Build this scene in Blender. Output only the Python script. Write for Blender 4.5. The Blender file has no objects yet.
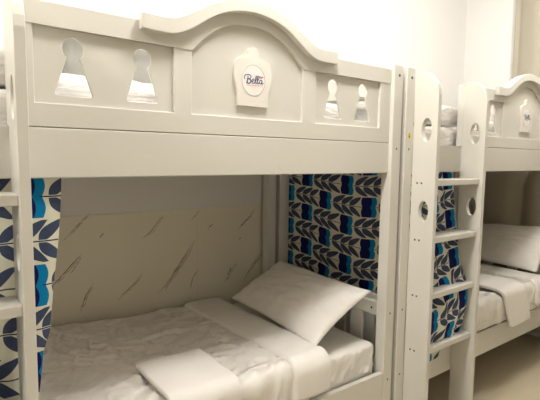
import bpy, bmesh, math, random
from mathutils import Vector, Matrix, noise
random.seed(4)
S = bpy.context.scene
COL = S.collection
ZF = 1.467                      # camera height above the floor; all z below are written relative to the eye
PI = math.pi
PER = 2.12                      # spacing of the beds along the wall

# ------------------------------------------------------------------ materials
class NT:
    def __init__(s, name):
        s.m = bpy.data.materials.new(name); s.m.use_nodes = True
        s.t = s.m.node_tree; s.b = s.t.nodes['Principled BSDF']
    def n(s, ty, **kw):
        n = s.t.nodes.new(ty)
        for k, v in kw.items():
            if k.startswith('i_'): n.inputs[k[2:].replace('_', ' ')].default_value = v
            else: setattr(n, k, v)
        return n
    def l(s, a, b): s.t.links.new(a, b)
    def math(s, op, a, b=None, c=None, clamp=False):
        n = s.t.nodes.new('ShaderNodeMath'); n.operation = op; n.use_clamp = clamp
        for i, v in enumerate((a, b, c)):
            if v is None: continue
            if isinstance(v, (int, float)): n.inputs[i].default_value = v
            else: s.l(v, n.inputs[i])
        return n.outputs[0]
    def mix(s, f, a, b):
        n = s.t.nodes.new('ShaderNodeMix'); n.data_type = 'RGBA'
        for sock, v in ((n.inputs[0], f), (n.inputs[6], a), (n.inputs[7], b)):
            if isinstance(v, (int, float)): sock.default_value = v
            elif isinstance(v, tuple): sock.default_value = v if len(v) == 4 else v + (1,)
            else: s.l(v, sock)
        return n.outputs[2]

def simple(name, col, rough=.5, spec=.5, nscale=0, namt=0, bump=0, bscale=30, stretch=None, coat=0, sheen=0):
    k = NT(name); k.b.inputs['Roughness'].default_value = rough
    k.b.inputs['Specular IOR Level'].default_value = spec
    k.b.inputs['Coat Weight'].default_value = coat
    k.b.inputs['Coat Roughness'].default_value = .15
    k.b.inputs['Sheen Weight'].default_value = sheen
    tc = k.n('ShaderNodeTexCoord'); src = tc.outputs['Object']
    if stretch:
        mp = k.n('ShaderNodeMapping'); mp.inputs['Scale'].default_value = stretch
        k.l(src, mp.inputs[0]); src = mp.outputs[0]
    nz = k.n('ShaderNodeTexNoise'); nz.inputs['Scale'].default_value = nscale or 5; nz.inputs['Detail'].default_value = 5
    k.l(src, nz.inputs['Vector'])
    dark = tuple(c * (1 - namt) for c in col)
    k.l(k.mix(nz.outputs['Fac'], col, dark), k.b.inputs['Base Color'])
    if bump:
        nb = k.n('ShaderNodeTexNoise'); nb.inputs['Scale'].default_value = bscale; nb.inputs['Detail'].default_value = 4; nb.inputs['Distortion'].default_value = 1.2 if sheen else 0
        if sheen: nb.noise_type = 'RIDGED_MULTIFRACTAL'; nb.inputs['Detail'].default_value = 3; nb.inputs['Lacunarity'].default_value = 2.1
        k.l(src, nb.inputs['Vector'])
        bp = k.n('ShaderNodeBump'); bp.inputs['Strength'].default_value = bump; bp.inputs['Distance'].default_value = .022 if sheen else .01
        k.l(nb.outputs['Fac'], bp.inputs['Height']); k.l(bp.outputs[0], k.b.inputs['Normal'])
    return k.m

M = {}
M['paint'] = simple('cream_lacquer', (.70, .683, .628), .35, .45, 3, .03, .02, 60)
M['blanket'] = simple('grey_beige_blanket', (.29, .285, .26), .6, .3, 5, .1, .2, 12)
M['plaque'] = simple('white_lacquer', (.83, .80, .74), .25, .5, 3, .02)
M['wall'] = simple('wall_paint', (.84, .825, .805), .9, .2, 2, .02, .03, 90)
M['wall2'] = simple('wall_paint_taupe', (.52, .49, .44), .9, .2, 2, .02)
M['tile'] = simple('cream_tile', (.86, .81, .67), .45, .3, 1.3, .06)
M['grout'] = simple('tile_joint', (.68, .63, .50), .8, .2)
M['vein'] = simple('tile_vein', (.34, .29, .19), .5, .3, 40, .3)
M['vein2'] = simple('tile_vein_pale', (.52, .46, .33), .5, .3, 40, .2)
M['ceil'] = simple('ceiling_paint', (.82, .80, .76), .9, .2)
M['linen'] = simple('white_linen', (.85, .825, .79), .75, .25, 8, .03, .30, 5, (1, 1.8, 1), sheen=.1)
M['cover'] = simple('white_quilt_cover', (.82, .79, .75), .36, .5, 6, .04, .75, 5.5, (1, 2.2, 1), sheen=.05)
M['towel'] = simple('towel_cotton', (.90, .87, .84), .9, .1, 20, .03, .25, 220)
M['plastic'] = simple('plastic_wrapped_white', (.92, .90, .875), .22, .6, 5, .05, .9, 22, (1, 2, 2.5), coat=.4)
M['floor'] = simple('floor_laminate', (.66, .58, .43), .45, .4, 4, .12, .02, 40, (1, 6, 1))
M['drape'] = simple('beige_drape', (.46, .42, .34), .85, .15, 30, .06, .1, 200, (1, 1, .1))
M['screw'] = simple('screw_steel', (.18, .16, .14), .35, .6)
M['screw'].node_tree.nodes['Principled BSDF'].inputs['Metallic'].default_value = .8
M['cap'] = simple('black_cap', (.03, .03, .03), .4, .5)
M['yellow'] = simple('sticker_yellow', (.75, .62, .03), .5, .4)
M['navy'] = simple('print_navy', (.02, .025, .16), .5, .4)
M['red'] = simple('print_red', (.65, .06, .07), .5, .4)
M['orange'] = simple('print_orange', (.75, .38, .25), .5, .4)
M['ring'] = simple('print_grey_ring', (.35, .34, .36), .5, .4)
M['label'] = simple('sticker_white', (.86, .84, .82), .3, .5)
M['plank'] = simple('plywood', (.52, .43, .30), .7, .2, 5, .1)

def curtain_mat():
    k = NT('leaf_print_curtain'); m = k.math
    uv = k.n('ShaderNodeUVMap'); uv.uv_map = 'UVMap'
    sp = k.n('ShaderNodeSeparateXYZ'); k.l(uv.outputs[0], sp.inputs[0])
    u, v = sp.outputs[0], sp.outputs[1]
    U, V = .345, .1145
    vr = m('DIVIDE', v, V); row = m('FLOOR', vr)
    h = m('ABSOLUTE', m('MULTIPLY', m('SUBTRACT', m('FRACT', vr), .5), 2.0))
    off = m('MULTIPLY', m('MODULO', m('ABSOLUTE', row), 2.0), .5)
    s = m('FRACT', m('ADD', m('DIVIDE', u, U), off))
    # aspect: in cell units one s = U, one h = V/2
    leafm = None
    k2 = V / 2 / U
    for s0 in (.025, .215, .405):
        outer = m('ADD', s0 - .012, m('MULTIPLY', m('POWER', h, 3.2), .27))
        inner = m('ADD', s0 + .016, m('MULTIPLY', m('POWER', h, .58), .268))
        ins = m('MULTIPLY', m('MULTIPLY', m('GREATER_THAN', s, outer), m('LESS_THAN', s, inner)), m('LESS_THAN', h, .95))
        leafm = ins if leafm is None else m('MAXIMUM', leafm, ins)
    vein = m('LESS_THAN', h, .06)
    hh = m('LESS_THAN', h, .95)
    lobe = m('MULTIPLY', m('SINE', m('MULTIPLY', h, PI)), .035)       # two rounded lobes with a notch at the stem
    left = m('GREATER_THAN', s, m('SUBTRACT', .70, m('MULTIPLY', m('SINE', m('MULTIPLY', h, PI)), .03)))
    teal_r = m('LESS_THAN', s, m('ADD', .945, lobe))
    navy_r = m('LESS_THAN', s, m('ADD', .845, lobe))
    tul = m('MULTIPLY', m('MULTIPLY', left, teal_r), hh)
    nav = m('MULTIPLY', m('MULTIPLY', left, navy_r), hh)
    dash = m('MULTIPLY', m('MAXIMUM', m('GREATER_THAN', s, .92), m('LESS_THAN', s, .70)), m('LESS_THAN', h, .03))
    leafm = m('MULTIPLY', leafm, m('SUBTRACT', 1.0, m('MAXIMUM', vein, m('GREATER_THAN', s, .66))))
    # woven slub on the leaves
    mp = k.n('ShaderNodeMapping'); mp.inputs['Scale'].default_value = (900, 120, 1); k.l(uv.outputs[0], mp.inputs[0])
    nz = k.n('ShaderNodeTexNoise'); nz.inputs['Scale'].default_value = 1; nz.inputs['Detail'].default_value = 2; k.l(mp.outputs[0], nz.inputs['Vector'])
    leafc = k.mix(nz.outputs['Fac'], (.012, .022, .06), (.085, .11, .185))
    c = k.mix(leafm, (.66, .65, .53), leafc)
    c = k.mix(tul, c, (.0, .19, .42))
    c = k.mix(nav, c, (.003, .007, .085))
    c = k.mix(dash, c, (.02, .03, .09))
    k.l(c, k.b.inputs['Base Color'])
    k.b.inputs['Roughness'].default_value = .8; k.b.inputs['Specular IOR Level'].default_value = .2
    return k.m
M['leafprint'] = curtain_mat()

# ------------------------------------------------------------------ helpers
def link(name, bm, mats, parent=None, smooth=False, bevel=0, seg=2, angle=35, uv=None):
    """bm is written in eye-relative coordinates; store it relative to its parent's (or its own) base."""
    me = bpy.data.meshes.new(name)
    bmesh.ops.recalc_face_normals(bm, faces=bm.faces)
    for v in bm.verts: v.co.z += ZF
    o = bpy.data.objects.new(name, me); COL.objects.link(o)
    if parent is not None:
        p = parent; off = Vector((0, 0, 0))
        while p is not None: off += p.location; p = p.parent
        o.parent = parent
    else:
        xs = [v.co.x for v in bm.verts]; ys = [v.co.y for v in bm.verts]; zs = [v.co.z for v in bm.verts]
        off = Vector(((min(xs) + max(xs)) / 2, (min(ys) + max(ys)) / 2, min(zs))); o.location = off
    for v in bm.verts: v.co -= off
    bm.to_mesh(me); bm.free()
    for m in (mats if isinstance(mats, (list, tuple)) else [mats]): me.materials.append(m)
    if smooth:
        for p in me.polygons: p.use_smooth = True
    if bevel:
        b = o.modifiers.new('bevel', 'BEVEL'); b.width = bevel; b.segments = seg; b.limit_method = 'ANGLE'; b.angle_limit = math.radians(angle)
        b.harden_normals = False
    return o
def tag(o, label, cat, group=None):
    o['label'] = label; o['category'] = cat
    if group: o['group'] = group
    return o
def struct(o): o['kind'] = 'structure'; return o
def thing(name, loc, label, cat, group=None):
    o = bpy.data.objects.new(name, None); COL.objects.link(o)
    o.location = (loc[0], loc[1], loc[2] + ZF); o.empty_display_size = .2
    return tag(o, label, cat, group)
def box(bm, x0, x1, y0, y1, z0, z1, mi=0):
    vs = [bm.verts.new(p) for p in ((x0,y0,z0),(x1,y0,z0),(x1,y1,z0),(x0,y1,z0),(x0,y0,z1),(x1,y0,z1),(x1,y1,z1),(x0,y1,z1))]
    for f in ((0,1,2,3),(7,6,5,4),(0,4,5,1),(1,5,6,2),(2,6,7,3),(3,7,4,0)):
        bm.faces.new([vs[i] for i in f]).material_index = mi
    return bm
def boxo(name, x0, x1, y0, y1, z0, z1, mat, parent=None, bevel=.003):
    return link(name, box(bmesh.new(), x0, x1, y0, y1, z0, z1), mat, parent, bevel=bevel)
def prism(bm, loops, mapf, d0, d1, mi=0):
    """extrude a polygon with holes; loops = lists of (a,b); mapf(a,b,d)->xyz"""
    ed = []; rings = []
    for lp in loops:
        vs = [bm.verts.new(mapf(a, b, d0)) for a, b in lp]; rings.append(vs)
        ed += [bm.edges.new((vs[i], vs[(i + 1) % len(vs)])) for i in range(len(vs))]
    r = bmesh.ops.triangle_fill(bm, edges=ed, use_beauty=True)
    fs = [f for f in r['geom'] if isinstance(f, bmesh.types.BMFace)]
    other = {}
    for ring, lp in zip(rings, loops):
        for v, (a, b) in zip(ring, lp): other[v] = bm.verts.new(mapf(a, b, d1))
    for f in fs:
        f.material_index = mi
        bm.faces.new([other[v] for v in reversed(f.verts)]).material_index = mi
    for ring in rings:
        n = len(ring)
        for i in range(n):
            a, b = ring[i], ring[(i + 1) % n]
            bm.faces.new((a, b, other[b], other[a])).material_index = mi
    return bm
XZ = lambda a, b, d: (a, d, b)      # outline in x,z extruded along y
YZ = lambda a, b, d: (d, a, b)      # outline in y,z extruded along x
def ellipse(cx, cy, rx, ry, n=28):
    return [(cx + rx * math.cos(2 * PI * i / n), cy + ry * math.sin(2 * PI * i / n)) for i in range(n)]
def smoothline(pts, n=8):
    """Catmull-Rom through pts"""
    out = []
    P = [pts[0]] + list(pts) + [pts[-1]]
    for i in range(1, len(P) - 2):
        p0, p1, p2, p3 = P[i-1], P[i], P[i+1], P[i+2]
        for k in range(n):
            t = k / n
            out.append(tuple(.5 * (2*p1[j] + (p2[j]-p0[j])*t + (2*p0[j]-5*p1[j]+4*p2[j]-p3[j])*t*t + (3*p1[j]-p0[j]-3*p2[j]+p3[j])*t**3) for j in range(len(p1))))
    out.append(tuple(pts[-1]))
    return out
def ribbon(bm, pts, w, mapf, d0, d1, mi=0):
    """flat stroke of width w (number or one per point) with thickness d0..d1"""
    n = len(pts); L = []; R = []
    for i, (a, b) in enumerate(pts):
        q0 = pts[max(i-1, 0)]; q1 = pts[min(i+1, n-1)]
        dx, dy = q1[0]-q0[0], q1[1]-q0[1]; l = math.hypot(dx, dy) or 1
        ww = (w[i] if isinstance(w, (list, tuple)) else w) / 2
        L.append((a - dy/l*ww, b + dx/l*ww)); R.append((a + dy/l*ww, b - dx/l*ww))
    f = [[bm.verts.new(mapf(p[0], p[1], d)) for p in side] for d in (d0, d1) for side in (L, R)]
    for i in range(n - 1):
        for a, b in ((0, 1), (2, 3), (0, 2), (1, 3)):
            bm.faces.new((f[a][i], f[a][i+1], f[b][i+1], f[b][i])).material_index = mi
    for i in (0, n - 1): bm.faces.new((f[0][i], f[1][i], f[3][i], f[2][i])).material_index = mi
def disc(bm, c, r, axis, h, n=14, mi=0):
    """short round head; axis 'x' or 'y', standing out to the negative side by h"""
    ring0 = []; ring1 = []
    for i in range(n):
        a, b = r*math.cos(2*PI*i/n), r*math.sin(2*PI*i/n)
        if axis == 'y':
            ring0.append(bm.verts.new((c[0]+a, c[1], c[2]+b))); ring1.append(bm.verts.new((c[0]+a*.8, c[1]-h, c[2]+b*.8)))
        else:
            ring0.append(bm.verts.new((c[0], c[1]+a, c[2]+b))); ring1.append(bm.verts.new((c[0]-h, c[1]+a*.8, c[2]+b*.8)))
    bm.faces.new(ring1).material_index = mi
    bm.faces.new(ring0).material_index = mi
    for i in range(n): bm.faces.new((ring0[i], ring0[(i+1)%n], ring1[(i+1)%n], ring1[i])).material_index = mi
def fbm(x, y, z=0, o=4):
    return noise.fractal(Vector((x, y, z)), 1.0, 2.0, o)
def copy_tree(o, dx, parent=None):
    c = o.copy(); COL.objects.link(c); c.parent = parent
    if parent is None: c.location.x += dx
    for ch in o.children: copy_tree(ch, dx, c)
    return c

# ------------------------------------------------------------------ the room
FLO = -ZF; CEI = 1.50; WY = 1.030; WX = 4.02; FX = -2.6; FY = -2.9
struct(boxo('floor', FX-.1, WX+.1, FY-.1, WY+.1, FLO-.08, FLO, M['floor'], bevel=0))
struct(boxo('ceiling', FX-.1, WX+.1, FY-.1, WY+.1, CEI, CEI+.08, M['ceil'], bevel=0))
struct(boxo('wall_back', FX, WX, WY, WY+.1, FLO, CEI, M['wall'], bevel=0))
struct(boxo('wall_right', WX, WX+.1, FY, WY+.1, FLO, CEI, M['wall'], bevel=0))
struct(boxo('wall_left', FX-.1, FX, FY, WY+.1, FLO, CEI, M['wall2'], bevel=0))
struct(boxo('wall_front', FX, WX, FY-.1, FY, FLO, CEI, M['wall2'], bevel=0))
# marble-look tile dado on the back wall, veins and joints in the same mesh
bm = bmesh.new()
TY = WY - .006
box(bm, FX, WX, TY, WY - .0002, FLO, -.303)
for xj in (-1.95, -1.15, -.35, .45-.0, 1.252, 2.052, 2.852, 3.652):
    if abs(xj-.45) > .01: box(bm, xj-.0008, xj+.0008, TY-.0003, TY, FLO, -.303, 1)
veins = [((.653,-.290),(.60,-.335),(.56,-.38),(.505,-.43)), ((.716,-.402),(.70,-.412),(.693,-.425)),
         ((.60,-.50),(.56,-.54),(.50,-.60),(.44,-.66)), ((.60,-.515),(.57,-.56),(.535,-.60)),
         ((.655,-.66),(.62,-.71),(.60,-.76),(.585,-.80)),
         ((.918,-.64),(.87,-.69),(.82,-.73),(.78,-.77)), ((.90,-.67),(.86,-.71)),
         ((1.045,-.325),(1.0,-.375),(.96,-.42),(.918,-.45)),
         ((1.235,-.49),(1.19,-.55),(1.13,-.63),(1.06,-.72),(1.0,-.77)), ((1.22,-.53),(1.17,-.60),(1.12,-.65),(1.09,-.68)),
         ((1.14,-.66),(1.08,-.71),(1.05,-.76)),
         ((1.262,-.67),(1.225,-.71),(1.205,-.78)), ((1.273,-.315),(1.245,-.34),(1.208,-.37)),
         ((1.36,-.403),(1.34,-.415),(1.32,-.432)), ((1.665,-.325),(1.62,-.38),(1.57,-.42),(1.54,-.455)),
         ((1.53,-.66),(1.49,-.70),(1.46,-.75),(1.44,-.77)), ((1.49,-.68),(1.46,-.74)),
         ((1.735,-.61),(1.69,-.66),(1.63,-.72),(1.58,-.79)), ((1.70,-.63),(1.64,-.70)), ((1.56,-.505),(1.545,-.515))]
rv = random.Random(11)
for dx in (0, PER, -PER*.98):
    for i, vv in enumerate(veins):
        pts = smoothline(vv, 7)
        pts = [(a + dx + rv.uniform(-.0025, .0025), b + rv.uniform(-.002, .002)) for a, b in pts]
        n = len(pts)
        w = [max(.0008, .0062 * math.sin(PI * k / (n-1)) * rv.uniform(.3, 1.2)) for k in range(n)]
        ribbon(bm, pts, w, XZ, TY - .0006, TY - .0001, 2 if i % 3 else 3)
        if n > 16:
            o_ = rv.uniform(.008, .014)
            ribbon(bm, [(a + o_, b2 + rv.uniform(-.003, .003)) for a, b2 in pts[3:-4]], [x * .7 for x in w[3:-4]], XZ, TY - .0012, TY - .0007, 3)
struct(link('trim_1', bm, [M['tile'], M['grout'], M['vein'], M['vein2']]))

# window drape on the right wall, hung from the ceiling
bm = bmesh.new()
ny, nz = 150, 12; rows = []
for j in range(nz + 1):
    z = 1.46 - j / nz * (1.46 + 1.40); r = []
    for i in range(ny + 1):
        t = i / ny; y = .585 - t * 1.95 + .27 * (1 - t) ** 3 * max(0, min(1, (.35 - z) / .5))
        ph = t * 15.5 * PI
        x = 3.955 + .032 * math.sin(ph) + .010 * math.sin(ph * 1.63 + 1 + .3 * z) + .008 * math.sin(z * 2 + t * 9)
        r.append(bm.verts.new((x, y - .02 * math.cos(ph * 1.02) - (z < 0) * 0, z)))
    rows.append(r)
for j in range(nz):
    for i in range(ny): bm.faces.new((rows[j][i], rows[j][i+1], rows[j+1][i+1], rows[j+1][i]))
o = link('window_curtain', bm, M['drape'], smooth=True)
sm = o.modifiers.new('solid', 'SOLIDIFY'); sm.thickness = .003
tag(o, 'long plain beige window curtain hanging in folds in the far right corner', 'curtain')

# ------------------------------------------------------------------ bunk bed
XL = 1.867 - PER        # ladder board beside the post (left face)
XR = .172               # ladder board beside the guard (left face)
BT = .026               # board thickness
XP0 = XL - .063         # left posts
XP1 = 1.711             # right posts
PW = .063; PT = .429; YB = .943; PD = .058; LW = .128
bed = thing('bunk_bed', (.73, .5, -ZF), 'cream wooden bunk bed filling the middle, its whole arched guard panel in view', 'bed', 'cream bunk beds')
P = M['paint']
def post(x, y):
    o = boxo('post', x, x + PW, y, y + PD, FLO, PT, P, bed, .004)
    if y == 0:
        for z in (.381, .047, -.737, -1.067):
            b = bmesh.new(); disc(b, (x + PW/2 + (.004 if z > .3 else 0), -.0002, z), .0072 if z > .3 else .0052, 'y', .0015)
            link('screw', b, M['screw'], o, True)
    return o
p_fr = post(XP1, 0); p_fl = post(XP0, 0); post(XP1, YB); post(XP0, YB)
# small yellow warning sticker on the left front post
b = bmesh.new(); sx = XP0 + PW/2
prism(b, [[(sx-.009, .098), (sx+.009, .098), (sx+.009, .124), (sx-.009, .124)]], XZ, -.001, -.0001)
prism(b, [[(sx-.005, .103), (sx+.005, .103), (sx, .117)]], XZ, -.0016, -.0011, 1)
link('sticker', b, [M['yellow'], M['cap']], p_fl)['label'] = 'small yellow warning sticker with a black mark'

# beams and rails
boxo('upper_beam', XP0 + PW, XP1, .019, .045, -.065, .0728, P, bed)
boxo('upper_back_beam', XP0 + PW, XP1, .965, .99, -.065, .40, P, bed)
boxo('lower_rail', XP0 + PW, XP1, 0.002, .028, -1.173, -1.026, P, bed)
boxo('lower_back_rail', XP0 + PW, XP1, .965, .99, -1.173, -1.026, P, bed)
for x in (XP0 + .018, XP1 + .018):
    boxo('end_beam', x, x + .026, PD, YB, -.065, .0728, P, bed)
    boxo('end_guard_rail', x, x + .026, PD, YB, .30, .40, P, bed)
    e = boxo('end_rail', x, x + .026, PD, YB, -.767, -.700, P, bed)
    b = bmesh.new(); disc(b, (x - .0002, .103, -.733), .0055, 'x', .002); link('screw_cap', b, M['cap'], e, True)
    boxo('end_lower_rail', x, x + .026, PD, YB, -1.173, -1.026, P, bed)
    for y in (.166, .372, .578, .784):
        boxo('slat', x + .002, x + .020, y, y + .078, -1.026, -.767, P, bed, .002)
for z in (-.045, -1.062):
    boxo('bed_base', XP0 + PW + .002, XP1 - .002, .047, .963, z - .018, z, M['plank'], bed, 0)

# guard: frame with three openings, inset panels with keyholes, arched moulding
XC = .942
half_out = [(0,.538),(.04,.536),(.075,.530),(.115,.519),(.15,.505),(.20,.479),(.24,.4555),(.27,.4385),(.295,.4285),(.32,.4245),(.36,.4235),(.407,.4250)]
half_in = [(0,.497),(.05,.4925),(.10,.4815),(.15,.4615),(.19,.437),(.24,.403),(.265,.390),(.285,.3815),(.31,.376),(.36,.3745),(.407,.3765)]
so = smoothline(half_out, 4); si = smoothline(half_in, 4)
XM = .934
def mirror(l, xc): return [(xc - a, b) for a, b in reversed(l)] + [(xc + a, b) for a, b in l[1:]]
mo, mi_ = mirror(so, XM), mirror(si, XM)
b = bmesh.new(); prism(b, [mo + list(reversed(mi_))], XZ, -.008, .0188)
fr = bmesh.new()
back = [(a, z - .004) for a, z in mo if XM - .30 < a < XM + .30]
outer = [(XR+.02, .0745), (XP1, .0745), (XP1, .4055)] + [(XM + .30, .4055)] + list(reversed(back)) + [(XM - .30, .4055), (XR+.02, .4055)]
arch = smoothline([(0,.4595),(.05,.456),(.09,.4475),(.125,.433),(.16,.412),(.20,.381),(.239,.341)], 5)
lp = [(.238,.139),(.640,.139),(.640,.3435),(.238,.3435)]
cp = [(XC-.239,.139),(XC+.239,.139)] + [(x, z) for x, z in reversed(mirror(arch, XC))]
rp = [(1.250,.139),(1.640,.139),(1.640,.3415),(1.250,.3415)]
prism(fr, [outer, lp, cp, rp], XZ, .019, .045)
guard = link('guard_rail', fr, P, bed, bevel=.0022)
link('arch_moulding', b, P, guard, bevel=.003)
tb = bmesh.new()
prism(tb, [[(XP1, .3415), (XP1, .4050)] + [(XM + .30, .4050)] + list(reversed(back)) + [(XM - .30, .4050), (XR+.03, .4050), (XR+.03, .3435)] + [(x, z) for x, z in mirror(arch, XC)]], XZ, .0165, .0189)
link('top_rail', tb, P, guard, bevel=.001)
def keyhole(x0):
    pts = []
    n = 20
    a0 = -PI/2 + .62; a1 = 3*PI/2 - .62
    for i in range(n + 1):
        a = a0 + (a1 - a0) * i / n
        pts.append((x0 + .0285 * math.cos(a), .2935 + .0305 * math.sin(a)))
    pts += [(x0 - .049, .174), (x0 - .0505, .168), (x0 - .046, .1635)]
    pts += [(x0 + .046, .1635), (x0 + .0505, .168), (x0 + .049, .174)]
    return pts
def panel(x0, x1, z1, holes):
    b = bmesh.new()
    prism(b, [[(x0,.133),(x1,.133),(x1,z1),(x0,z1)]] + [keyhole(h) for h in holes], XZ, .031, .040)
    return link('guard_panel', b, P, guard, bevel=.0018)
panel(.2381, .6399, .3434, (.341, .541))
panel(1.2501, 1.6399, .3414, (1.355, 1.537))
b = bmesh.new(); prism(b, [[(x, z) for x, z in cp]], XZ, .0312, .040); link('guard_panel', b, P, guard)
# plaque in the outline of a chess piece with the printed logo
PX = .9465
hp = [(0,.387),(.012,.3845),(.0195,.377),(.0225,.367),(.0245,.359),(.031,.3525),(.042,.3495),(.060,.346),(.075,.337),(.082,.319),(.0855,.298),(.084,.276),(.078,.254),(.0725,.236),(.0695,.213),(.0685,.181)]
sp_ = smoothline([(a * .945, z) for a, z in hp], 4)
b = bmesh.new(); prism(b, [[(PX - a, z) for a, z in reversed(sp_)] + [(PX + a, z) for a, z in sp_[1:]]], XZ, .019, .0309)
link('plaque', b, M['plaque'], guard, bevel=.0035, seg=3)['label'] = 'glossy white plaque shaped like a chess piece'
b = bmesh.new(); cz = .2725
prism(b, [ellipse(PX, cz, .0505, .0545, 40)], XZ, .0182, .0190, 0)
prism(b, [ellipse(PX, cz, .0505, .0545, 40), list(reversed(ellipse(PX, cz, .0492, .0532, 40)))], XZ, .0179, .0182, 1)
def stroke(pts, w, mi, n=8):
    q = smoothline(pts, n) if len(pts) > 2 else list(pts)
    ribbon(b, [(PX + x * .001, cz + z * .001) for x, z in q], w * .001, XZ, .0174, .0181, mi)
# B e l l a, sloping hand lettering
stroke([(-24,12),(-26,2),(-29,-10)], 3.2, 2)
stroke([(-38,2),(-41,8),(-36,15),(-26,18),(-15,17),(-12,11),(-17,5),(-26,3)], 2.6, 2)
stroke([(-26,3),(-16,3),(-12,-3),(-16,-10),(-25,-12),(-32,-9)], 3.2, 2)
stroke([(-8,-4),(0,-1),(1,4),(-4,4),(-8,-3),(-6,-9),(0,-10),(6,-5)], 2.4, 2)
stroke([(6,-5),(13,8),(14,16),(10,15),(7,2),(7,-7),(11,-9),(15,-4)], 2.4, 2)
stroke([(15,-4),(22,8),(23,17),(19,16),(16,2),(16,-7),(20,-9),(24,-4)], 2.4, 2)
stroke([(36,3),(30,4),(25,-2),(27,-8),(33,-7),(37,3),(36,-5),(39,-8),(43,-5)], 2.4, 2)
stroke([(24,14.5),(42,16)], 2.6, 3)
stroke([(27,11),(38,12)], 1.2, 3)
for x in range(-30, 36, 5):
    stroke([(x, -17.5 + .03*x + (1 if (x//5) % 2 else 0)), (x + 3.2, -17.4 + .03*x)], 1.5, 4 if x < -6 or x > 20 else 3)
for x in (-8, -3, 2, 7): stroke([(x, -23), (x + 2.6, -23)], 1.0, 4)
link('logo', b, [M['label'], M['ring'], M['navy'], M['red'], M['orange']], guard)['label'] = 'round white logo sticker with navy script lettering reading Bella'

boxo('guard_stile', XR, XR + .0195, .0005, .030, .0732, .392, P, bed, .002)
# ladder
def board(x):
    hol = [ellipse(-.0715, .137, .0265, .054, 28), ellipse(-.0715, -.245, .0260, .048, 28)]
    prof = [(0, FLO), (0, .396), (-.004, .401), (-.012, .4035), (-.030, .4050), (-.045, .4045), (-.062, .400), (-.080, .389), (-.098, .371), (-.113, .348), (-.123, .322), (-LW, .295), (-LW, FLO)]
    b = bmesh.new(); prism(b, [prof] + hol, YZ, x, x + BT)
    o = link('ladder_board', b, P, bed, bevel=.003)
    if x == XL:
        for k in range(4):
            for y in (-.033, -.056):
                s_ = bmesh.new(); disc(s_, (x - .0002, y, -.1125 - .2741 * k), .0052, 'x', .0012); link('screw', s_, M['screw'], o, True)
    return o
board(XL); board(XR)
for k in range(4):
    z = -.0967 - .2741 * k
    boxo('rung', XL + BT, XR, -LW + .018, -.006, z - .0282, z, P, bed, .003)
bed2 = copy_tree(bed, PER)
bed2['label'] = 'cream wooden bunk bed at the right, cut off by the right edge of the photo'

# ------------------------------------------------------------------ bedding
def grid_obj(name, fn, nu, nv, mat, thick=.0, uvf=None, closed_tag=None):
    b = bmesh.new(); R = []
    for j in range(nv + 1): R.append([b.verts.new(fn(i / nu, j / nv)) for i in range(nu + 1)])
    uvl = b.loops.layers.uv.new('UVMap') if uvf else None
    for j in range(nv):
        for i in range(nu):
            f = b.faces.new((R[j][i], R[j][i+1], R[j+1][i+1], R[j+1][i]))
            if uvl:
                for lp_, (a, c) in zip(f.loops, ((i, j), (i+1, j), (i+1, j+1), (i, j+1))): lp_[uvl].uv = uvf(a / nu, c / nv)
    o = link(name, b, mat, smooth=True)
    if thick:
        s_ = o.modifiers.new('solid', 'SOLIDIFY'); s_.thickness = thick; s_.offset = 0
    return o

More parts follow.
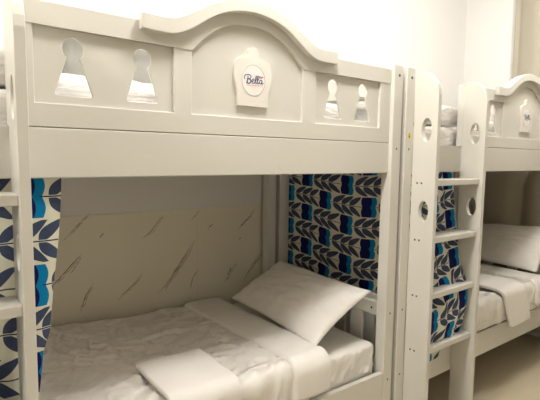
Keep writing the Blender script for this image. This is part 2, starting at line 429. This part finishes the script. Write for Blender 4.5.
def crease_set(seed, n, x0, x1, y0, y1, ang, spread, lmin, lmax, h, w):
    r = random.Random(seed); out = []
    for _ in range(n):
        cx, cy = r.uniform(x0, x1), r.uniform(y0, y1); a = ang + r.gauss(0, spread); l = r.uniform(lmin, lmax) / 2
        out.append((cx, cy, math.cos(a), math.sin(a), l, h * r.uniform(.4, 1) * (1 if r.random() < .7 else -.6), w * r.uniform(.7, 1.5), r.uniform(-.6, .6)))
    return out
def crease(segs, x, y):
    t = 0
    for cx, cy, ca, sa, l, h, w, k in segs:
        dx, dy = x - cx, y - cy
        s = dx * ca + dy * sa
        if abs(s) > l: continue
        d = -dx * sa + dy * ca - k * (s * s - l * l * .3)
        if abs(d) > 3 * w: continue
        t += h * (1 - (s / l) ** 2) * math.exp(-(d / w) ** 2)
    return t
def soft_box(name, x0, x1, y0, y1, z0, z1, r, mat, amp, seed, freq=6, n=(60, 34, 8), front=None):
    """a mattress-like block, edges rounded by r, crumpled by noise"""
    b = bmesh.new()
    bmesh.ops.create_cube(b, size=2)
    bmesh.ops.subdivide_edges(b, edges=[e for e in b.edges], cuts=1, use_grid_fill=True)
    b.free(); b = bmesh.new()
    nx, ny_, nz_ = n
    idx = {}
    def vert(i, j, k):
        if (i, j, k) in idx: return idx[(i, j, k)]
        hx, hy, hz = (x1-x0)/2, (y1-y0)/2, (z1-z0)/2
        px, py, pz = (i/nx*2-1)*hx, (j/ny_*2-1)*hy, (k/nz_*2-1)*hz
        cx, cy, cz_ = max(-hx+r, min(hx-r, px)), max(-hy+r, min(hy-r, py)), max(-hz+r, min(hz-r, pz))
        d = Vector((px-cx, py-cy, pz-cz_))
        if d.length > 1e-6:
            m_ = max(abs(d.x), abs(d.y), abs(d.z)); d = d.normalized() * m_
        p = Vector((cx, cy, cz_)) + d
        nrm = Vector((px/hx, py/hy, pz/hz)); q = Vector((nrm.x**5, nrm.y**5, nrm.z**5)); q.normalize()
        a = fbm((p.x + seed) * freq, (p.y - seed) * freq, p.z * freq * 1.3) * amp
        if k > 0: p += q * (a - amp * .6)
        if front and q.y < -.3 and p.z + (z0+z1)/2 > -1.02: p.y += q.y * crease(front, p.x + (x0+x1)/2, p.z + (z0+z1)/2) * 1.0
        v = b.verts.new((p.x + (x0+x1)/2, p.y + (y0+y1)/2, p.z + (z0+z1)/2)); idx[(i, j, k)] = v; return v
    for i in range(nx):
        for j in range(ny_):
            for k in (0, nz_): b.faces.new((vert(i,j,k), vert(i+1,j,k), vert(i+1,j+1,k), vert(i,j+1,k)))
    for i in range(nx):
        for k in range(nz_):
            for j in (0, ny_): b.faces.new((vert(i,j,k), vert(i+1,j,k), vert(i+1,j,k+1), vert(i,j,k+1)))
    for j in range(ny_):
        for k in range(nz_):
            for i in (0, nx): b.faces.new((vert(i,j,k), vert(i,j+1,k), vert(i,j+1,k+1), vert(i,j,k+1)))
    return link(name, b, mat, smooth=True)

MT = -.882
def make_bedding(dx, who, towel_x, seed):
    G = 'bedding of the lower bunks'
    m = soft_box('mattress', -.235 + dx, 1.695 + dx, .037, .940, -1.060, MT, .025, M['linen'], .005, seed, 5, (240, 44, 20),
                 front=crease_set(5, 60, 1.30 + dx, 1.70 + dx, -1.04, -.86, 1.0, .5, .05, .16, .007, .006))
    tag(m, 'white sheeted mattress on the lower bunk of ' + who, 'mattress', 'lower bunk mattresses')
    # quilt: top, then rolled over the front edge
    def path(t):      # t 0 at the wall -> 1 at the hem in front ; returns y, z and outward normal
        L1, L2, L3 = .93, .055, .10
        s = t * (L1 + L2 + L3)
        if s < L1: return .948 - s, -.834 - .018 * max(0, 1 - s / .45), (0, 1)
        if s < L1 + L2:
            a = (s - L1) / L2 * PI / 2
            return .018 - .035 * math.sin(a), -.863 + .035 * math.cos(a), (-math.sin(a), math.cos(a))
        return -.017, -.863 - (s - L1 - L2) * 1.35, (-1, 0)
    def wr(x, y, t, amp):
        a = fbm(x * 2.6 + seed, y * 4.2, 1.7) * .9 + fbm(x * 7 + y * 3, y * 9 - x * 4 + seed, 5) * .45
        rid = 1 - abs(fbm(x * 3.4 + y * 2.2 + seed * 2, y * 5.5 - x * 1.2, 9, 3)) * 2.4
        r2 = 1 - abs(fbm(x * 9 + y * 3, y * 15 - x * 5, seed, 2)) * 3
        return amp * (a * .45 + max(0, rid - .45) * .9 + max(0, r2 - .3) * .5)
    cs = crease_set(int(seed * 10), 170, -.2, 1.2, -.12, .95, .35, .75, .08, .45, .012, .0075) + crease_set(int(seed * 7), 8, -.2, 1.2, .1, .9, .3, .5, .5, .9, .013, .008)
    def q_main(u, v):
        y, z, (ny, nz_) = path(v)
        z += (.022 - .034 * max(0, min(1, ((-.225 + u * 1.43) - .4) / .6))) * max(0, min(1, (y - .45) / .5))
        edge = 1.215 - .02 * math.sin(v * 3)
        x = -.225 + u * (edge + .225)
        puff = .010 * math.sin(PI * min(1, u * 1.0)) ** .3
        # quilted channels in arcs
        chan = .003 * abs(math.sin((x * 7.5 + .35 * math.sin(y * 5)) * 1.0))
        w = wr(x, y, v, .018) + chan
        w = (w + crease(cs, x, y - (0 if z > -.87 else (-.87 - z))) * (.40 + .60 * max(0, min(1, (y - .1) / .3)))) * (.35 + .65 * min(1, (1 - u) / .08) if u > .92 else 1)
        w = max(w, -.005) if v < .86 else w
        if v > .97 and u < .98: w -= .006
        return (x + dx, y + ny * w - 0, z + nz_ * (w + .002))
    q = grid_obj('quilt', q_main, 250, 170, M['cover'], .014)
    tag(q, 'thin white quilt spread over the lower bunk of ' + who, 'quilt', 'quilts of the lower bunks')
    def q_fold(u, v):
        y, z, (ny, nz_) = path(.975 * v)
        vy = max(0, min(1, y / .95))
        xl = 1.12 * vy + 1.115 * (1 - vy) + .006 * math.sin(y * 9)
        xr = 1.375 * vy + 1.325 * (1 - vy) + .010 * math.sin(y * 7 + 1)
        x = xl + u * (xr - xl)
        w = .022 - .012 * vy - max(0, .07 - u) / .07 * .010 + .009 * math.sin(PI * min(u, .94) / .94) ** .5 + wr(x, y, v, .008) * .6
        if u > .86: w -= (u - .86) / .14 * .034
        return (x + dx, y + ny * w, z + nz_ * w)
    f = grid_obj('quilt_fold', q_fold, 40, 110, M['linen'], .010)
    f.parent = q; f.location = f.location - q.location
    f['label'] = 'smooth turned-down edge of the quilt'
    # pillow leaning on the end rail
    A, B, Cc, D = (Vector(p) for p in (((1.345,.800,-.800),(1.650,.735,-.607),(1.665,.050,-.628),(1.290,.035,-.810)) if dx == 0 else ((1.33,.82,-.79),(1.655,.80,-.555),(1.675,.040,-.50),(1.300,.040,-.790))))
    nrm = ((B - A).cross(D - A)); nrm.normalize()
    if nrm.z < 0: nrm = -nrm
    b = bmesh.new(); n = 44; top = {}; bot = {}
    for i in range(n + 1):
        for j in range(n + 1):
            u, v = i / n, j / n
            uu, vv = u * 2 - 1, v * 2 - 1
            # pinch the sides in between the corners
            pu = u + (.5 - u) * .07 * (1 - vv * vv) * abs(uu) ** 2; pv = v + (.5 - v) * .05 * (1 - uu * uu) * abs(vv) ** 2
            base = A * (1-pu) * (1-pv) + B * pu * (1-pv) + Cc * pu * pv + D * (1-pu) * pv
            th = ((1 - uu**2) * (1 - vv**2)) ** .55
            wk = fbm(uu * 2 + seed, vv * 2, 3) * .012 + abs(fbm(uu * 3 + vv * 2, vv * 4 - uu, seed)) * .012 + .007 * math.sin(vv * 9 + uu * 4) * abs(uu) ** 2 * (1 - abs(vv)) ** .5
            p_t = base + nrm * ((.066 if dx == 0 else .085) * th + wk * (th ** .4))
            sag = .045
            p_b = base - nrm * (sag * th)
            p_b.z = max(p_b.z, MT + .036 if p_b.x < 1.345 else MT + .012); p_t.z = max(p_t.z, p_b.z + .001)
            p_t.x += dx; p_b.x += dx
            top[i, j] = b.verts.new(p_t)
            bot[i, j] = top[i, j] if i in (0, n) or j in (0, n) else b.verts.new(p_b)
    for i in range(n):
        for j in range(n):
            b.faces.new((top[i,j], top[i+1,j], top[i+1,j+1], top[i,j+1]))
            b.faces.new((bot[i,j], bot[i,j+1], bot[i+1,j+1], bot[i+1,j]))
    pl = link('pillow', b, M['linen'], smooth=True)
    tag(pl, 'white pillow leaning on the end rail of ' + who, 'pillow', 'pillows of the lower bunks')
    # folded towel, its front end over the edge of the bed
    tx0, tx1 = towel_x
    def tw(u, v):
        L1 = .27; Lh = .06 if dx == 0 else .20
        s = v * (L1 + .07 + Lh)
        if s < L1: y, z, ny, nz_ = .275 - s, -.792, 0, 1
        elif s < L1 + .07:
            a = (s - L1) / .07 * PI / 2; y, z, ny, nz_ = .005 - .045 * math.sin(a), -.837 + .045 * math.cos(a), -math.sin(a), math.cos(a)
        else: y, z, ny, nz_ = -.040, -.844 - (s - L1 - .07), -1, 0
        x = tx0 + u * (tx1 - tx0)
        if dx: x += .12 * max(0, v - .55) / .45
        w = .006 * fbm(x * 5, y * 6 + z * 3, 2) + .002 * math.sin(u * 6)
        return (x, y + ny * w, z + nz_ * w)
    t = grid_obj('folded_towel', tw, 44, 50, M['towel'], .020)
    bv = t.modifiers.new('bevel', 'BEVEL'); bv.width = .006; bv.segments = 2; bv.limit_method = 'ANGLE'
    tag(t, 'folded white towel lying on the quilt of ' + who, 'towel', 'towels on the lower bunks')
    # upper bunk: plastic wrapped mattress with a wrapped quilt on it
    um = soft_box('mattress', -.235 + dx, 1.66 + dx, -.0 + .050, .955, -.044, .176, .028, M['plastic'], .010, seed + 3, 7, (110, 50, 12))
    tag(um, 'plastic wrapped white mattress on the upper bunk of ' + who, 'mattress', 'wrapped upper mattresses')
    return q
make_bedding(0, 'the middle bed', (.595, .862), 1.3)
make_bedding(PER, 'the right bed', (2.765, 3.05), 8.1)
for dx, who, sd in ((0, 'the middle bed, at the left edge above the ladder', 2.2), (PER, 'the right bed, seen between the ladder boards', 6.4)):
    o = soft_box('wrapped_quilt', -.22 + dx, .262 + dx, .056, .62, .180, .290, .030, M['plastic'], .010, sd, 8, (50, 50, 14))
    tag(o, 'rolled white quilt in plastic on ' + who, 'quilt', 'wrapped quilts on the upper bunks')
    o = soft_box('quilt', .285 + dx, 1.60 + dx, .19, .475, .184, .264, .035, M['plastic'], .012, sd + 1, 6, (80, 40, 12))
    tag(o, 'white quilt laid flat along the front of the upper bunk of ' + who.split(',')[0], 'quilt', 'flat quilts on the upper bunks')
    if dx: continue
    o = soft_box('blanket', .42 + dx, 1.60 + dx, .50, .95, .186, .50, .07, M['blanket'], .03, sd + 2, 4, (80, 40, 20))
    tag(o, 'greyish beige blanket piled at the wall on the upper bunk of ' + who.split(',')[0], 'blanket', None)

# ------------------------------------------------------------------ bunk curtains with the leaf print
def lerp_t(tab, z):
    for (z0, a), (z1, b) in zip(tab, tab[1:]):
        if z <= z0 and z >= z1: return a + (b - a) * (z0 - z) / (z0 - z1)
    return tab[-1][1] if z < tab[-1][0] else tab[0][1]
edge = [(.02,.312),(-.063,.305),(-.15,.300),(-.25,.290),(-.367,.274),(-.44,.266),(-.50,.260),(-.56,.240),(-.615,.234),(-.70,.222),(-1.0,.212)]
def c1(u, v):
    z = .02 - v * .81; x1 = lerp_t(edge, z); x = -.235 + u * (x1 + .235)
    y = .0545 - .030 * v ** .7 + (.0065 * math.sin(u * 26 + 1.5 * v) + .003 * math.sin(u * 51)) * (.5 + v * .5) - .004 * v
    return (x, y if z > -.06 else min(y, .050), z)
o = grid_obj('bunk_curtain', c1, 120, 60, M['leafprint'], .0015, lambda u, v: ((c1(u, v)[0] - .265) / .251 * .345, ((c1(u, v)[2] + .117) / .124 + .5) * .1145))
tag(o, 'leaf printed blue curtain hanging behind the ladder of the middle bed', 'curtain', 'leaf printed bunk curtains')
def c2(u, v):
    z = .02 - v * (1.06 - .15 * u ** 1.5); x = 1.897 + u * (2.288 - 1.897)
    bul = max(0, v - .62) / .38
    y = .054 - .108 * min(1, v / .76) ** 1.3 + .007 * math.sin(u * 24 + 2 * v) - .045 * math.sin(PI * min(1, bul * .93)) * (.35 + .65 * math.sin(u * PI * .85))
    if z > -.07: y = .056 + .004 * math.sin(u * 24)
    y -= .012 * max(0, min(1, (-z - .99) / .04))
    return (x, y, z)
o = grid_obj('bunk_curtain', c2, 90, 80, M['leafprint'], .0015, lambda u, v: ((c2(u, v)[0] - 2.28) / .255 * .345 + .06 * max(0, v - .7), ((.02 - 1.03 * v + .35) / .112 + .5) * .1145))
tag(o, 'leaf printed blue curtain bunched behind the ladder of the right bed', 'curtain', 'leaf printed bunk curtains')
def c3(u, v):
    z = .0 - v * (.715 + .02 * math.sin(u * 5)); y = .10 + u * .842
    x = 1.884 + .004 * math.sin(u * 17 + v) + .002 * math.sin(u * 43)
    return (x, y, z)
# the flowers point to the open front, so the fabric runs from the wall to the front
o = grid_obj('bunk_curtain', c3, 90, 50, M['leafprint'], .0015, lambda u, v: ((.38 - .10 - u * .842) / .335 * .345, ((-v * .715 + .135 + .012 * math.sin(u * 5)) / .110 + .5) * .1145))
tag(o, 'leaf printed blue curtain across the end of the right bed, seen through the middle bed', 'curtain', 'leaf printed bunk curtains')

# ------------------------------------------------------------------ light
def area(name, loc, sx, sy, power, col=(1, .90, .74), aim=None):
    L = bpy.data.lights.new(name, 'AREA'); L.shape = 'RECTANGLE'; L.size = sx; L.size_y = sy; L.energy = power; L.color = col
    o = bpy.data.objects.new(name, L); COL.objects.link(o); o.location = (loc[0], loc[1], loc[2] + ZF)
    return o
def lamp(x, y, power):
    L = bpy.data.lights.new('ceiling_lamp', 'POINT'); L.shadow_soft_size = .13; L.energy = power; L.color = (1, .965, .905)
    o = bpy.data.objects.new('ceiling_lamp', L); COL.objects.link(o); o.location = (x, y, 1.32 + ZF)
lamp(-1.3, -.37, 76)
lamp(.95, -.37, 59)
lamp(2.9, -.37, 42)
W = bpy.data.worlds.new('World'); S.world = W; W.use_nodes = True
W.node_tree.nodes['Background'].inputs[0].default_value = (.5, .45, .4, 1)
W.node_tree.nodes['Background'].inputs[1].default_value = .3

# ------------------------------------------------------------------ camera
a, pt, rl = .6459, -.0935, .0133
F0 = Vector((math.sin(a), math.cos(a), 0)); R0 = Vector((math.cos(a), -math.sin(a), 0)); U0 = Vector((0, 0, 1))
F = F0 * math.cos(pt) + U0 * math.sin(pt); U = -F0 * math.sin(pt) + U0 * math.cos(pt)
R3 = R0 * math.cos(rl) + U * math.sin(rl); U3 = -R0 * math.sin(rl) + U * math.cos(rl)
cam = bpy.data.cameras.new('Camera'); cam.sensor_width = 36; cam.lens = 454.8537 / 540 * 36; cam.clip_start = .02
co = bpy.data.objects.new('Camera', cam); COL.objects.link(co)
mat = Matrix((R3, U3, -F)).transposed().to_4x4(); mat.translation = Vector((0, -1.344, ZF)); co.matrix_world = mat
S.camera = co
S.view_settings.view_transform = 'Standard'; S.view_settings.look = 'None'
S.view_settings.gamma = 1; S.view_settings.use_curve_mapping = False
S.view_settings.exposure = 0.0
